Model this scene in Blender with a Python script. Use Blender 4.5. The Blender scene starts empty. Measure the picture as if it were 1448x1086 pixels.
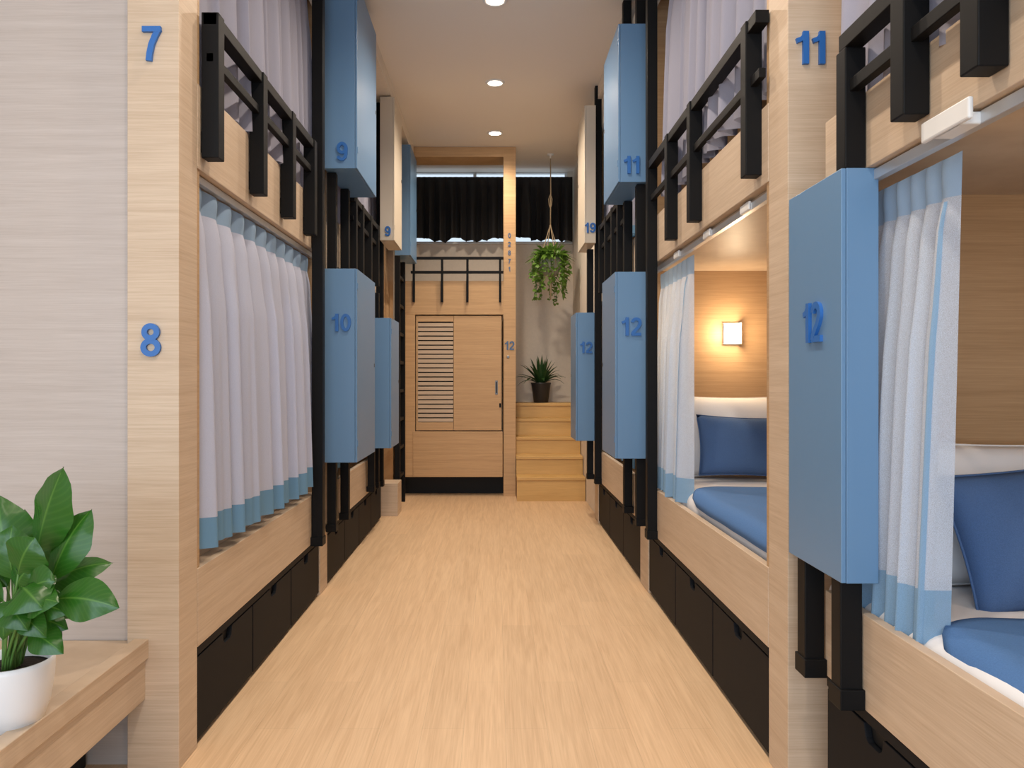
import bpy, bmesh, math, random
from mathutils import Vector, Matrix, noise
R = math.radians
SC = bpy.context.scene
COL = SC.collection
rnd = random.Random(7)
CAM_H = 1.35

# ------------------------------------------------------------------ materials
def new_mat(name):
    m = bpy.data.materials.new(name); m.use_nodes = True
    nt = m.node_tree; nt.nodes.clear()
    out = nt.nodes.new('ShaderNodeOutputMaterial')
    return m, nt, out
def pbsdf(nt, col=(.5, .5, .5), rough=.5, metal=0, spec=.5):
    b = nt.nodes.new('ShaderNodeBsdfPrincipled')
    b.inputs['Base Color'].default_value = (*col, 1); b.inputs['Roughness'].default_value = rough
    b.inputs['Metallic'].default_value = metal
    b.inputs['Specular IOR Level'].default_value = spec
    return b
def srgb(r, g, b):
    f = lambda c: (c/255/12.92) if c/255 <= .04045 else ((c/255+.055)/1.055)**2.4
    return (f(r), f(g), f(b))
def simple(name, col, rough=.5, metal=0, spec=.5, bump=0, bscale=60, var=0):
    m, nt, out = new_mat(name)
    b = pbsdf(nt, col, rough, metal, spec)
    L = nt.links
    if bump or var:
        tc = nt.nodes.new('ShaderNodeTexCoord')
        n = nt.nodes.new('ShaderNodeTexNoise'); n.inputs['Scale'].default_value = bscale; n.inputs['Detail'].default_value = 4
        L.new(tc.outputs['Object'], n.inputs['Vector'])
        if bump:
            bp = nt.nodes.new('ShaderNodeBump'); bp.inputs['Strength'].default_value = bump; bp.inputs['Distance'].default_value = .004
            L.new(n.outputs['Fac'], bp.inputs['Height']); L.new(bp.outputs['Normal'], b.inputs['Normal'])
        if var:
            r = nt.nodes.new('ShaderNodeValToRGB')
            r.color_ramp.elements[0].position = .3; r.color_ramp.elements[1].position = .7
            r.color_ramp.elements[0].color = (*[c*(1-var) for c in col], 1); r.color_ramp.elements[1].color = (*[min(1, c*(1+var)) for c in col], 1)
            L.new(n.outputs['Fac'], r.inputs['Fac']); L.new(r.outputs['Color'], b.inputs['Base Color'])
    L.new(b.outputs['BSDF'], out.inputs['Surface'])
    return m
def wood(name, c0, c1, scale=(1.0, 1.0, 42), rough=.45, fine=(6, 6, 260)):
    m, nt, out = new_mat(name); L = nt.links
    b = pbsdf(nt, c0, rough, 0, .35)
    tc = nt.nodes.new('ShaderNodeTexCoord'); oi = nt.nodes.new('ShaderNodeObjectInfo')
    add = nt.nodes.new('ShaderNodeVectorMath'); add.operation = 'MULTIPLY_ADD'
    cmb = nt.nodes.new('ShaderNodeCombineXYZ')
    for i in range(3): L.new(oi.outputs['Random'], cmb.inputs[i])
    L.new(cmb.outputs[0], add.inputs[0]); add.inputs[1].default_value = (7, 5, 3)
    L.new(tc.outputs['Object'], add.inputs[2])
    def ns(sc, det, dist):
        mp = nt.nodes.new('ShaderNodeMapping'); mp.inputs['Scale'].default_value = sc
        n = nt.nodes.new('ShaderNodeTexNoise'); n.inputs['Scale'].default_value = 1; n.inputs['Detail'].default_value = det
        n.inputs['Roughness'].default_value = .6; n.inputs['Distortion'].default_value = dist
        L.new(add.outputs[0], mp.inputs['Vector']); L.new(mp.outputs[0], n.inputs['Vector'])
        return n
    n1 = ns(scale, 4, .6); n2 = ns(fine, 3, .2)
    mx = nt.nodes.new('ShaderNodeMix'); mx.data_type = 'FLOAT'; mx.inputs[0].default_value = .48
    L.new(n1.outputs['Fac'], mx.inputs[2]); L.new(n2.outputs['Fac'], mx.inputs[3])
    r = nt.nodes.new('ShaderNodeValToRGB')
    r.color_ramp.elements[0].position = .34; r.color_ramp.elements[1].position = .64
    r.color_ramp.elements[0].color = (*c1, 1); r.color_ramp.elements[1].color = (*c0, 1)
    L.new(mx.outputs[0], r.inputs['Fac']); L.new(r.outputs['Color'], b.inputs['Base Color'])
    bp = nt.nodes.new('ShaderNodeBump'); bp.inputs['Strength'].default_value = .08; bp.inputs['Distance'].default_value = .002
    L.new(n2.outputs['Fac'], bp.inputs['Height']); L.new(bp.outputs['Normal'], b.inputs['Normal'])
    L.new(b.outputs['BSDF'], out.inputs['Surface'])
    return m
def floor_mat():
    m, nt, out = new_mat('oak_floorboards'); L = nt.links
    b = pbsdf(nt, (.6, .4, .25), .42, 0, .4)
    tc = nt.nodes.new('ShaderNodeTexCoord')
    sep = nt.nodes.new('ShaderNodeSeparateXYZ'); cmb = nt.nodes.new('ShaderNodeCombineXYZ')
    L.new(tc.outputs['Object'], sep.inputs[0]); L.new(sep.outputs['Y'], cmb.inputs['X']); L.new(sep.outputs['X'], cmb.inputs['Y'])
    br = nt.nodes.new('ShaderNodeTexBrick')
    br.inputs['Scale'].default_value = 1; br.inputs['Brick Width'].default_value = 1.25; br.inputs['Row Height'].default_value = .16
    br.inputs['Mortar Size'].default_value = .0006; br.inputs['Mortar Smooth'].default_value = .6; br.offset = .37
    br.inputs['Color1'].default_value = (*FL0, 1); br.inputs['Color2'].default_value = (*[c*.93 for c in FL0], 1); br.inputs['Mortar'].default_value = (*[c*.62 for c in FL0], 1)
    L.new(cmb.outputs[0], br.inputs['Vector'])
    def ns(sc, det, dist):
        mp = nt.nodes.new('ShaderNodeMapping'); mp.inputs['Scale'].default_value = sc
        n = nt.nodes.new('ShaderNodeTexNoise'); n.inputs['Scale'].default_value = 1; n.inputs['Detail'].default_value = det; n.inputs['Distortion'].default_value = dist
        L.new(tc.outputs['Object'], mp.inputs['Vector']); L.new(mp.outputs[0], n.inputs['Vector']); return n
    n1 = ns((26, 1.4, 1), 5, 1.2); n2 = ns((150, 4, 1), 3, .2)
    mx = nt.nodes.new('ShaderNodeMix'); mx.data_type = 'FLOAT'; mx.inputs[0].default_value = .45
    L.new(n1.outputs['Fac'], mx.inputs[2]); L.new(n2.outputs['Fac'], mx.inputs[3])
    r = nt.nodes.new('ShaderNodeValToRGB')
    r.color_ramp.elements[0].position = .32; r.color_ramp.elements[1].position = .62
    r.color_ramp.elements[0].color = (.80, .75, .70, 1); r.color_ramp.elements[1].color = (1, 1, 1, 1)
    L.new(mx.outputs[0], r.inputs['Fac'])
    mul = nt.nodes.new('ShaderNodeMix'); mul.data_type = 'RGBA'; mul.blend_type = 'MULTIPLY'; mul.inputs[0].default_value = 1
    L.new(br.outputs['Color'], mul.inputs[6]); L.new(r.outputs['Color'], mul.inputs[7])
    L.new(mul.outputs[2], b.inputs['Base Color']); L.new(b.outputs['BSDF'], out.inputs['Surface'])
    return m
def cloth(name, col, transl=.4, clear=0., weave=900):
    m, nt, out = new_mat(name); L = nt.links
    d = nt.nodes.new('ShaderNodeBsdfDiffuse'); d.inputs['Color'].default_value = (*col, 1)
    t = nt.nodes.new('ShaderNodeBsdfTranslucent'); t.inputs['Color'].default_value = (*col, 1)
    mx = nt.nodes.new('ShaderNodeMixShader'); mx.inputs[0].default_value = transl
    L.new(d.outputs[0], mx.inputs[1]); L.new(t.outputs[0], mx.inputs[2]); last = mx
    if clear:
        tc = nt.nodes.new('ShaderNodeTexCoord'); w = nt.nodes.new('ShaderNodeTexNoise')
        w.inputs['Scale'].default_value = weave; w.inputs['Detail'].default_value = 1
        L.new(tc.outputs['Object'], w.inputs['Vector'])
        mr = nt.nodes.new('ShaderNodeMapRange'); mr.inputs[1].default_value = .35; mr.inputs[2].default_value = .65
        mr.inputs[3].default_value = 0; mr.inputs[4].default_value = clear*2
        L.new(w.outputs['Fac'], mr.inputs[0])
        tr = nt.nodes.new('ShaderNodeBsdfTransparent')
        m2 = nt.nodes.new('ShaderNodeMixShader'); L.new(mr.outputs[0], m2.inputs[0])
        L.new(last.outputs[0], m2.inputs[1]); L.new(tr.outputs[0], m2.inputs[2]); last = m2
    L.new(last.outputs[0], out.inputs['Surface'])
    return m
def leaf_mat(name, col, vein, rough=.3, veins=True):
    m, nt, out = new_mat(name); L = nt.links
    b = pbsdf(nt, col, rough, 0, .5)
    if veins:
        uv = nt.nodes.new('ShaderNodeUVMap'); uv.uv_map = 'UVMap'
        sep = nt.nodes.new('ShaderNodeSeparateXYZ'); L.new(uv.outputs[0], sep.inputs[0])
        sb = nt.nodes.new('ShaderNodeMath'); sb.operation = 'SUBTRACT'; sb.inputs[1].default_value = .5; L.new(sep.outputs['Y'], sb.inputs[0])
        ab = nt.nodes.new('ShaderNodeMath'); ab.operation = 'ABSOLUTE'; L.new(sb.outputs[0], ab.inputs[0])
        # side veins run forward from the midrib
        ma = nt.nodes.new('ShaderNodeMath'); ma.operation = 'MULTIPLY_ADD'; ma.inputs[1].default_value = -.5
        L.new(ab.outputs[0], ma.inputs[0]); L.new(sep.outputs['X'], ma.inputs[2])
        sn = nt.nodes.new('ShaderNodeMath'); sn.operation = 'MULTIPLY'; sn.inputs[1].default_value = 75; L.new(ma.outputs[0], sn.inputs[0])
        si = nt.nodes.new('ShaderNodeMath'); si.operation = 'SINE'; L.new(sn.outputs[0], si.inputs[0])
        r2 = nt.nodes.new('ShaderNodeMapRange'); r2.inputs[1].default_value = .2; r2.inputs[2].default_value = 1; r2.inputs[3].default_value = 0; r2.inputs[4].default_value = .14
        L.new(si.outputs[0], r2.inputs[0])
        r = nt.nodes.new('ShaderNodeMapRange'); r.inputs[1].default_value = .0; r.inputs[2].default_value = .035; r.inputs[3].default_value = .9; r.inputs[4].default_value = 0
        L.new(ab.outputs[0], r.inputs[0])
        mxv = nt.nodes.new('ShaderNodeMath'); mxv.operation = 'MAXIMUM'; L.new(r.outputs[0], mxv.inputs[0]); L.new(r2.outputs[0], mxv.inputs[1])
        mx = nt.nodes.new('ShaderNodeMix'); mx.data_type = 'RGBA'
        mx.inputs[6].default_value = (*col, 1); mx.inputs[7].default_value = (*vein, 1)
        L.new(mxv.outputs[0], mx.inputs[0]); L.new(mx.outputs[2], b.inputs['Base Color'])
    t = nt.nodes.new('ShaderNodeBsdfTranslucent'); t.inputs['Color'].default_value = (*[min(1, c*1.6) for c in col], 1)
    ms = nt.nodes.new('ShaderNodeMixShader'); ms.inputs[0].default_value = .2
    L.new(b.outputs[0], ms.inputs[1]); L.new(t.outputs[0], ms.inputs[2]); L.new(ms.outputs[0], out.inputs['Surface'])
    return m
def glow(name, col, strength):
    m, nt, out = new_mat(name)
    e = nt.nodes.new('ShaderNodeEmission'); e.inputs[0].default_value = (*col, 1); e.inputs[1].default_value = strength
    nt.links.new(e.outputs[0], out.inputs['Surface']); return m

FL0 = (.78, .545, .335)
M = dict(
    oak=wood('pale_oak', (.62, .49, .365), (.49, .365, .255)),
    wall=wood('wall_oak', (.54, .475, .435), (.45, .385, .345)),
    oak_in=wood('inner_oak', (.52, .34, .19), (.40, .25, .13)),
    oak_d=wood('honey_oak', (.60, .385, .20), (.46, .285, .14)),
    step=wood('step_oak', (.66, .42, .16), (.53, .32, .11), scale=(1.2, 1.2, 14)),
    floor=floor_mat(),
    black=simple('black_steel', (.0075, .0075, .008), .5, 0, .12),
    drawer=simple('drawer_black', (.0105, .0112, .0135), .55, 0, .07, .03, 200),
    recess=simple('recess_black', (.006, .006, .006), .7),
    blue=simple('locker_blue', (.125, .245, .415), .36, 0, .45),
    cream=simple('locker_cream', (.62, .54, .43), .45),
    num=simple('numeral_blue', (.022, .13, .42), .4),
    num_d=simple('numeral_dark_blue', (.06, .13, .26), .4),
    plaster=simple('plaster', (.74, .66, .56), .8, 0, .2, .06, 30, .03),
    ceil=simple('ceiling_paint', (.80, .74, .67), .85, 0, .2),
    white=simple('white_plastic', (.75, .75, .74), .4),
    alu=simple('aluminium', (.62, .64, .66), .35, .6),
    curtain=cloth('white_curtain', (.66, .70, .86), .35, .06),
    sheer=cloth('sheer_curtain', (.66, .75, .88), .38, .20),
    hem_s=cloth('sheer_hem', (.30, .49, .70), .35, .12),
    hem=cloth('blue_hem', (.20, .38, .57), .3, .03),
    head=cloth('header_tape', (.38, .54, .74), .35, .03),
    voile=cloth('upper_curtain', (.46, .46, .56), .35, .04),
    blackout=simple('blackout_cloth', (.021, .020, .020), .8, 0, .3),
    linen=simple('white_linen', (.80, .80, .82), .85, 0, .15, .25, 25),
    navy=simple('blue_cushion_cloth', (.072, .135, .285), .85, 0, .15, .25, 400, .12),
    throw=simple('blue_throw_cloth', (.085, .185, .40), .85, 0, .15, .2, 300, .08),
    leaf=leaf_mat('broad_leaf', (.022, .105, .010), (.10, .24, .035), .27),
    leaf2=leaf_mat('strap_leaf', (.030, .085, .022), (.06, .15, .04), .4, False),
    leaf3=leaf_mat('trailing_leaf', (.13, .25, .035), (.2, .4, .1), .45, False),
    stem=simple('stem_green', (.09, .20, .04), .5),
    soil=simple('soil', (.02, .014, .010), .9, 0, .2, 1, 90, .5),
    pot=simple('white_pot', (.74, .75, .77), .35),
    potblk=simple('black_pot', (.018, .018, .020), .45),
    potgry=simple('grey_pot', (.36, .33, .29), .6),
    rope=simple('rope', (.42, .32, .20), .9),
    chrome=simple('brushed_steel', (.16, .15, .14), .35, .9),
    lampglass=glow('lit_lamp_glass', (1, .80, .55), 9),
    lens=glow('lit_downlight', (1, .86, .68), 30),
)
mg, nt, out = new_mat('window_glass')
g = pbsdf(nt, (1, 1, 1), .02); g.inputs['Transmission Weight'].default_value = 1; g.inputs['IOR'].default_value = 1.02
nt.links.new(g.outputs[0], out.inputs['Surface']); M['glass'] = mg

# ------------------------------------------------------------------ mesh building
class MB:
    def __init__(s): s.v = []; s.f = []; s.uv = {}; s.sm = False
    def box(s, x0, x1, y0, y1, z0, z1):
        x0, x1 = min(x0, x1), max(x0, x1); y0, y1 = min(y0, y1), max(y0, y1); z0, z1 = min(z0, z1), max(z0, z1)
        n = len(s.v)
        s.v += [(x, y, z) for z in (z0, z1) for y in (y0, y1) for x in (x0, x1)]
        s.f += [tuple(n+i for i in q) for q in ((0, 2, 3, 1), (4, 5, 7, 6), (0, 1, 5, 4), (2, 6, 7, 3), (0, 4, 6, 2), (1, 3, 7, 5))]
        return s
    def tube(s, pts, r, seg=10, cap=True):
        pts = [Vector(p) for p in pts]; n0 = len(s.v); rs = r if isinstance(r, (list, tuple)) else [r]*len(pts)
        for i, p in enumerate(pts):
            t = (pts[min(i+1, len(pts)-1)]-pts[max(i-1, 0)]).normalized()
            a = Vector((0, 0, 1)) if abs(t.z) < .9 else Vector((1, 0, 0))
            u = t.cross(a).normalized(); w = t.cross(u)
            for k in range(seg):
                an = 2*math.pi*k/seg
                s.v.append(tuple(p+(u*math.cos(an)+w*math.sin(an))*rs[i]))
        for i in range(len(pts)-1):
            for k in range(seg):
                a = n0+i*seg+k; b = n0+i*seg+(k+1) % seg
                s.f.append((a, b, b+seg, a+seg))
        if cap:
            s.f.append(tuple(n0+k for k in range(seg))[::-1]); s.f.append(tuple(n0+(len(pts)-1)*seg+k for k in range(seg)))
        return s
    def lathe(s, prof, c=(0, 0, 0), seg=40):
        n0 = len(s.v)
        for (r, z) in prof:
            for k in range(seg):
                a = 2*math.pi*k/seg
                s.v.append((c[0]+r*math.cos(a), c[1]+r*math.sin(a), c[2]+z))
        for i in range(len(prof)-1):
            for k in range(seg):
                a = n0+i*seg+k; b = n0+i*seg+(k+1) % seg
                s.f.append((a, b, b+seg, a+seg))
        if prof[0][0] > 0: s.f.append(tuple(n0+k for k in range(seg))[::-1])
        if prof[-1][0] > 0: s.f.append(tuple(n0+(len(prof)-1)*seg+k for k in range(seg)))
        return s
    def grid(s, fn, nu, nv, uv=False):
        n0 = len(s.v)
        for i in range(nu+1):
            for j in range(nv+1):
                s.v.append(tuple(fn(i/nu, j/nv)))
                if uv: s.uv[len(s.v)-1] = (i/nu, j/nv)
        for i in range(nu):
            for j in range(nv):
                a = n0+i*(nv+1)+j
                s.f.append((a, a+nv+1, a+nv+2, a+1))
        return s
    def prism(s, poly, fn):
        """poly: 2D outline, fn(a,b,t) gives the 3D point on the near (t=0) or far (t=1) side"""
        n0 = len(s.v); n = len(poly)
        s.v += [tuple(fn(a, b, 0)) for a, b in poly]+[tuple(fn(a, b, 1)) for a, b in poly]
        s.f.append(tuple(n0+i for i in range(n))); s.f.append(tuple(n0+n+i for i in range(n))[::-1])
        for i in range(n):
            j = (i+1) % n
            s.f.append((n0+j, n0+i, n0+n+i, n0+n+j))
        return s
    def build(s, name, mat, parent=None, bevel=0, smooth=False, subsurf=0, solid=0, recalc=True):
        me = bpy.data.meshes.new(name)
        off = parent_world(parent) if parent else Vector((0, 0, 0))
        vs = [Vector(v) for v in s.v]
        if not parent and vs:   # origin at the base centre
            lo = Vector([min(v[i] for v in vs) for i in range(3)]); hi = Vector([max(v[i] for v in vs) for i in range(3)])
            off = Vector(((lo.x+hi.x)/2, (lo.y+hi.y)/2, lo.z))
        me.from_pydata([v-off for v in vs], [], s.f)
        if s.uv:
            ul = me.uv_layers.new(name='UVMap')
            for lp in me.loops: ul.data[lp.index].uv = s.uv.get(lp.vertex_index, (0, .5))
        if recalc:
            bm = bmesh.new(); bm.from_mesh(me); bmesh.ops.recalc_face_normals(bm, faces=bm.faces); bm.to_mesh(me); bm.free()
        if smooth:
            for p in me.polygons: p.use_smooth = True
        me.materials.append(M[mat] if isinstance(mat, str) else mat)
        o = bpy.data.objects.new(name, me); COL.objects.link(o)
        if parent: o.parent = parent
        else: o.location = off
        if bevel:
            b = o.modifiers.new('b', 'BEVEL'); b.width = bevel; b.segments = 2; b.limit_method = 'ANGLE'; b.angle_limit = R(40)
        if solid:
            b = o.modifiers.new('s', 'SOLIDIFY'); b.thickness = solid; b.offset = 0
        if subsurf:
            b = o.modifiers.new('u', 'SUBSURF'); b.levels = subsurf; b.render_levels = subsurf
        return o
def parent_world(p):
    v = Vector((0, 0, 0))
    while p: v += p.location; p = p.parent
    return v
def thing(name, label, cat, loc, group=None):
    o = bpy.data.objects.new(name, None); COL.objects.link(o)
    o.empty_display_size = .1; o.location = loc; o['label'] = label; o['category'] = cat
    if group: o['group'] = group
    return o
def tag(o, label, cat, group=None):
    o['label'] = label; o['category'] = cat
    if group: o['group'] = group
    return o
def struct(o): o['kind'] = 'structure'; return o
def B(name, mat, parent, x0, x1, y0, y1, z0, z1, bevel=.002):
    return MB().box(x0, x1, y0, y1, z0, z1).build(name, mat, parent, bevel)

# ------------------------------------------------------------------ numerals
def arc(cx, cy, rx, ry, a0, a1, n=18):
    return [(cx+rx*math.cos(R(a0+(a1-a0)*i/n)), cy+ry*math.sin(R(a0+(a1-a0)*i/n))) for i in range(n+1)]
DIG = {
    '0': [(arc(.30, .5, .215, .415, 0, 360, 32)[:-1], True, .17)],
    '1': [([(.36, 0), (.36, 1)], False, .18), ([(.08, .71), (.22, .76), (.34, .88)], False, .14)],
    '2': [(arc(.30, .70, .205, .215, 172, -30, 18)+[(.40, .46), (.12, .16), (.09, .05)], False, .17), ([(.04, .08), (.56, .08)], False, .16)],
    '7': [([(.03, .92), (.57, .92)], False, .16), ([(.51, .93), (.40, .72), (.30, .48), (.245, .22), (.22, 0)], False, .17)],
    '8': [(arc(.30, .735, .185, .18, 0, 360, 28)[:-1], True, .165), (arc(.30, .275, .215, .195, 0, 360, 28)[:-1], True, .165)],
    '9': [(arc(.30, .675, .20, .235, 0, 360, 28)[:-1], True, .165), ([(.505, .70), (.505, .42), (.46, .20), (.36, .095), (.24, .09), (.13, .16), (.08, .24)], False, .165)],
}
def numeral(text, parent, o, right, up, nrm, h, depth=.012, mat='num', label=None, gap=.02):
    """one mesh per digit"""
    o, right, up, nrm = Vector(o), Vector(right), Vector(up), Vector(nrm)
    adv = [(.50 if c == '1' else .62)*h for c in text]; tot = sum(adv)-.02*h
    outs = []
    for k, ch in enumerate(text):
        mb = MB(); x0 = -tot/2+sum(adv[:k])-(.06*h if ch == '1' else 0)
        for si, (pts, closed, t) in enumerate(DIG[ch]):
            n = len(pts); dep = depth*(1-.06*si); L_, R_ = [], []
            for i, p in enumerate(pts):
                a = pts[(i-1) % n] if (closed or i) else p; b = pts[(i+1) % n] if (closed or i < n-1) else p
                d = Vector((b[0]-a[0], b[1]-a[1])).normalized(); nn = Vector((-d.y, d.x))
                L_.append((p[0]+nn.x*t/2, p[1]+nn.y*t/2)); R_.append((p[0]-nn.x*t/2, p[1]-nn.y*t/2))
            P = lambda q, e: o+right*(x0+q[0]*h)+up*((q[1]-.5)*h)+nrm*(e*dep)
            n0 = len(mb.v)
            for i in range(n): mb.v += [tuple(P(L_[i], 0)), tuple(P(R_[i], 0)), tuple(P(L_[i], 1)), tuple(P(R_[i], 1))]
            for i in range(n if closed else n-1):
                a = n0+4*i; b = n0+4*((i+1) % n)
                mb.f += [(a+2, a+3, b+3, b+2), (a, b, b+1, a+1), (a, a+2, b+2, b), (a+1, b+1, b+3, a+3)]
            if not closed:
                a = n0; b = n0+4*(n-1)
                mb.f += [(a, a+1, a+3, a+2), (b, b+2, b+3, b+1)]
        ob = mb.build('numeral', mat, parent)
        ob['label'] = label or 'raised blue numeral %s' % ch
        outs.append(ob)
    return outs
CAMF = ((1, 0, 0), (0, 0, 1), (0, -1, 0))     # faces towards the front of the aisle

# ------------------------------------------------------------------ fabric
def curtain(name, label, p0, p1, zt, zb, npl, nrm, mat='curtain', head=.09, hem=.11, amp=.045, hem_mat='hem', head_mat='head', seed=0, group='bed curtains', cat='curtain', lean=0., flare=0., dv=.012, trim=False):
    p0 = Vector((*p0, 0)); p1 = Vector((*p1, 0)); nrm = Vector((*nrm, 0)); rr = random.Random(seed)
    ph = [rr.uniform(-.22, .22) for _ in range(npl+3)]; am = [rr.uniform(.65, 1.25) for _ in range(npl+3)]
    drop = [rr.uniform(-dv, dv) for _ in range(npl+3)]
    sks = [rr.choice((rr.uniform(.62, .85), rr.uniform(1.2, 1.75))) for _ in range(npl+3)]
    root = thing(name, label, cat, tuple((p0+p1)/2+Vector((0, 0, zb))), group)
    H = zt-zb
    def pt(u, z):
        k = u*npl; i = int(min(k, npl-1e-6)); f = k-i
        d = zt-z                                    # distance below the top
        a = am[i]*(1-f)+am[i+1]*f
        scallop = abs(math.sin(math.pi*k))           # top: loose scallops between tacks
        sk = sks[i]*(1-f)+sks[i+1]*f
        fs = f**sk
        low = max(0, math.sin(math.pi*fs))**.75+.20*math.sin(2*math.pi*fs*1.5+ph[i]*20)*min(1, d/H*2)*math.sin(math.pi*f)
        tack = math.exp(-((d-head)/.045)**2) if head else 0
        t = min(1, d/(head+.001)) if head else 1
        g = min(1, max(0, (d-head)/.35))
        off = (1-t)*scallop*amp*.55+t*(1-g)*scallop*amp*.8+g*low*a*amp*(1.1+.7*d/H)
        off *= (1-.35*tack)
        uu = u+(.25/npl)*math.sin(2*math.pi*k)*g*.6*math.sin(3.3*i+seed)
        uu = .5+(uu-.5)*(1+flare*(d/H)**1.5)
        zz = z-(scallop*.012 if d < .002 else 0)-(drop[i]*(1-f)+drop[i+1]*f)*(d/H)**2
        q = p0.lerp(p1, uu)+nrm*off+(p1-p0).normalized()*lean*(d/H)
        return (q.x, q.y, zz)
    def band(nm, za, zb_, m, rows):
        mb = MB().grid(lambda u, v: pt(u, za+(zb_-za)*v), npl*14, rows)
        return mb.build(nm, m, root, smooth=True, recalc=False)
    zc = zt-head; zh = zb+hem
    if head: band('heading_tape', zt, zc, head_mat, 5)
    band('curtain_panel', zc, zh, mat, 26)
    if hem: band('hem_band', zh, zb, hem_mat, 5)
    if trim:
        def tp(u, v):
            q = Vector(pt(.05+.02*u, zc-.01+(zb+.01-zc)*v)); return q+nrm*.003
        MB().grid(tp, 4, 30).build('edge_trim', hem_mat, root, smooth=True, recalc=False)
    return root

def pillow(name, label, cat, c, w, h, t, tilt, mat, yaw=0, group=None, sag=.0, seed=0, roll=0):
    """w along x, h up the tilted face, facing -y"""
    rot = Matrix.Rotation(R(yaw), 3, 'Z') @ Matrix.Rotation(R(-tilt), 3, 'X') @ Matrix.Rotation(R(roll), 3, 'Y')
    c = Vector(c)
    def side(sg):
        def fn(u, v):
            a, b = 2*u-1, 2*v-1
            th = (max(0, 1-abs(a)**2.6)*max(0, 1-abs(b)**2.6))**.5
            ix = 1-.07*(1-b*b)*abs(a)**3*0-.06*(1-abs(b)**2)*abs(a); iz = 1-.07*(1-abs(a)**2)*abs(b)
            n = noise.noise(Vector((a*1.7+seed, b*1.7, sg*3)))*.06
            p = Vector((a*w/2*ix, sg*(t/2)*th*(1+n*2), b*h/2*iz-sag*(1-a*a)*(b+1)/2))
            return c+rot @ p
        return fn
    root = thing(name, label, cat, tuple(c+Vector((0, 0, -h/2*math.cos(R(tilt))))), group)
    mb = MB().grid(side(-1), 22, 18).grid(side(1), 22, 18)
    o = mb.build('pillow_case' if 'pillow' in name else 'cushion_cover', mat, root, smooth=True)
    bm = bmesh.new(); bm.from_mesh(o.data); bmesh.ops.remove_doubles(bm, verts=bm.verts, dist=.0008); bmesh.ops.recalc_face_normals(bm, faces=bm.faces); bm.to_mesh(o.data); bm.free()
    fr = side(1); pts = []
    for i in range(60):
        q = i/60*4; k = int(q); f = q-k
        u, v = [(f, 0), (1, f), (1-f, 1), (0, 1-f)][k]
        pts.append(fr(u, v))
    pts.append(pts[0])
    MB().tube(pts, .004, 6, False).build('seam_piping', mat, root, smooth=True)
    return root

def mattress(label, x0, x1, y0, y1, z0, z1, r=.07):
    mb = MB().box(x0, x1, y0, y1, z0, z1)
    o = mb.build('mattress', 'linen', None, smooth=True)
    b = o.modifiers.new('b', 'BEVEL'); b.width = r; b.segments = 6
    return tag(o, label, 'mattress')
def throw(label, x0, x1, y0, y1, ztop, r, corner=.22, front_drop=.08, mat='throw', group=None, sgn=1, seed=0):
    """blanket over the bed: x0 is the aisle edge, folded down over the mattress edge; far edge y1"""
    W = abs(x1-x0)
    def fn(u, v):
        s = u*W                                        # distance from aisle edge, flattened
        ym = y1
        if s < corner: ym = y1-corner+math.sqrt(max(0, corner**2-(corner-s)**2))
        y = y0+(ym-y0)*v
        if s < front_drop:
            q = (front_drop-s)/front_drop
            x = x0+.008*(1-q); z = ztop-r*q*.9-.004
            a = (1-q)*math.pi/2; x = x0+r*.7*(1-math.cos(a)); z = ztop-front_drop*.8*(1-math.sin(a))
        else:
            x = x0+r*.7+(s-front_drop); z = ztop
        z += .010*noise.noise(Vector((s*5+seed, y*4, 0)))+.006
        return (x0+(x-x0)*sgn if sgn < 0 else x, y, z)
    o = MB().grid(fn, 40, 36).build('throw_blanket', mat, None, smooth=True, solid=.016)
    return tag(o, label, 'blanket', group)

# ------------------------------------------------------------------ room shell
ZC = 4.0
YB = 10.0
struct(B('floor', 'floor', None, -3.6, 2.4, -3.2, 10.12, -.05, 0, 0))
struct(B('ceiling', 'ceil', None, -3.6, 2.4, -3.2, 10.12, ZC, ZC+.05, 0))
struct(B('wall_left', 'wall', None, -3.6, -1.262, 2.72, 2.80, 0, ZC, 0))
struct(B('wall_left_far', 'plaster', None, -2.3, -2.25, 2.80, 10.0, 0, ZC, 0))
struct(B('wall_left_near', 'plaster', None, -3.6, -3.55, -3.2, 2.72, 0, ZC, 0))
struct(B('wall_right', 'plaster', None, 2.2, 2.25, -3.2, 10.0, 0, ZC, 0))
struct(B('wall_stairs', 'plaster', None, 1.0, 1.06, 7.52, YB, 0, ZC, 0))
# back wall with its high window opening
bw = MB()
bw.box(-2.3, 2.3, YB, YB+.12, 0, 3.10).box(-2.3, -1.55, YB, YB+.12, 3.10, ZC).box(.93, 2.3, YB, YB+.12, 3.10, ZC)
struct(bw.build('wall_back', 'plaster', None))
wf = thing('window_1', 'long high window behind the black curtains on the back wall', 'window', (-.25, YB, 3.12)); struct(wf)
MB().box(-1.55, .93, YB+.02, YB+.08, 3.10, 3.112).box(-1.55, .93, YB+.02, YB+.08, 3.99, 3.999).box(-1.55, -1.51, YB+.02, YB+.08, 3.112, 3.99).box(.90, .93, YB+.02, YB+.08, 3.112, 3.99).box(-.28, -.24, YB+.02, YB+.08, 3.112, 3.99).build('window_frame', 'white', wf)
MB().box(-1.51, .90, YB+.045, YB+.051, 3.112, 3.99).build('window_pane', 'glass', wf)
struct(MB().box(-1.55, .99, YB-.05, YB, 3.07, 3.10).build('trim_1', 'white', None, .003))
# upper coves under the ceiling
struct(B('trim_2', 'plaster', None, -1.3, -.93, 5.72, 8.88, 3.875, ZC, 0))
struct(B('trim_3', 'plaster', None, .93, 1.3, 5.60, 8.88, 3.875, ZC, 0))

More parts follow.
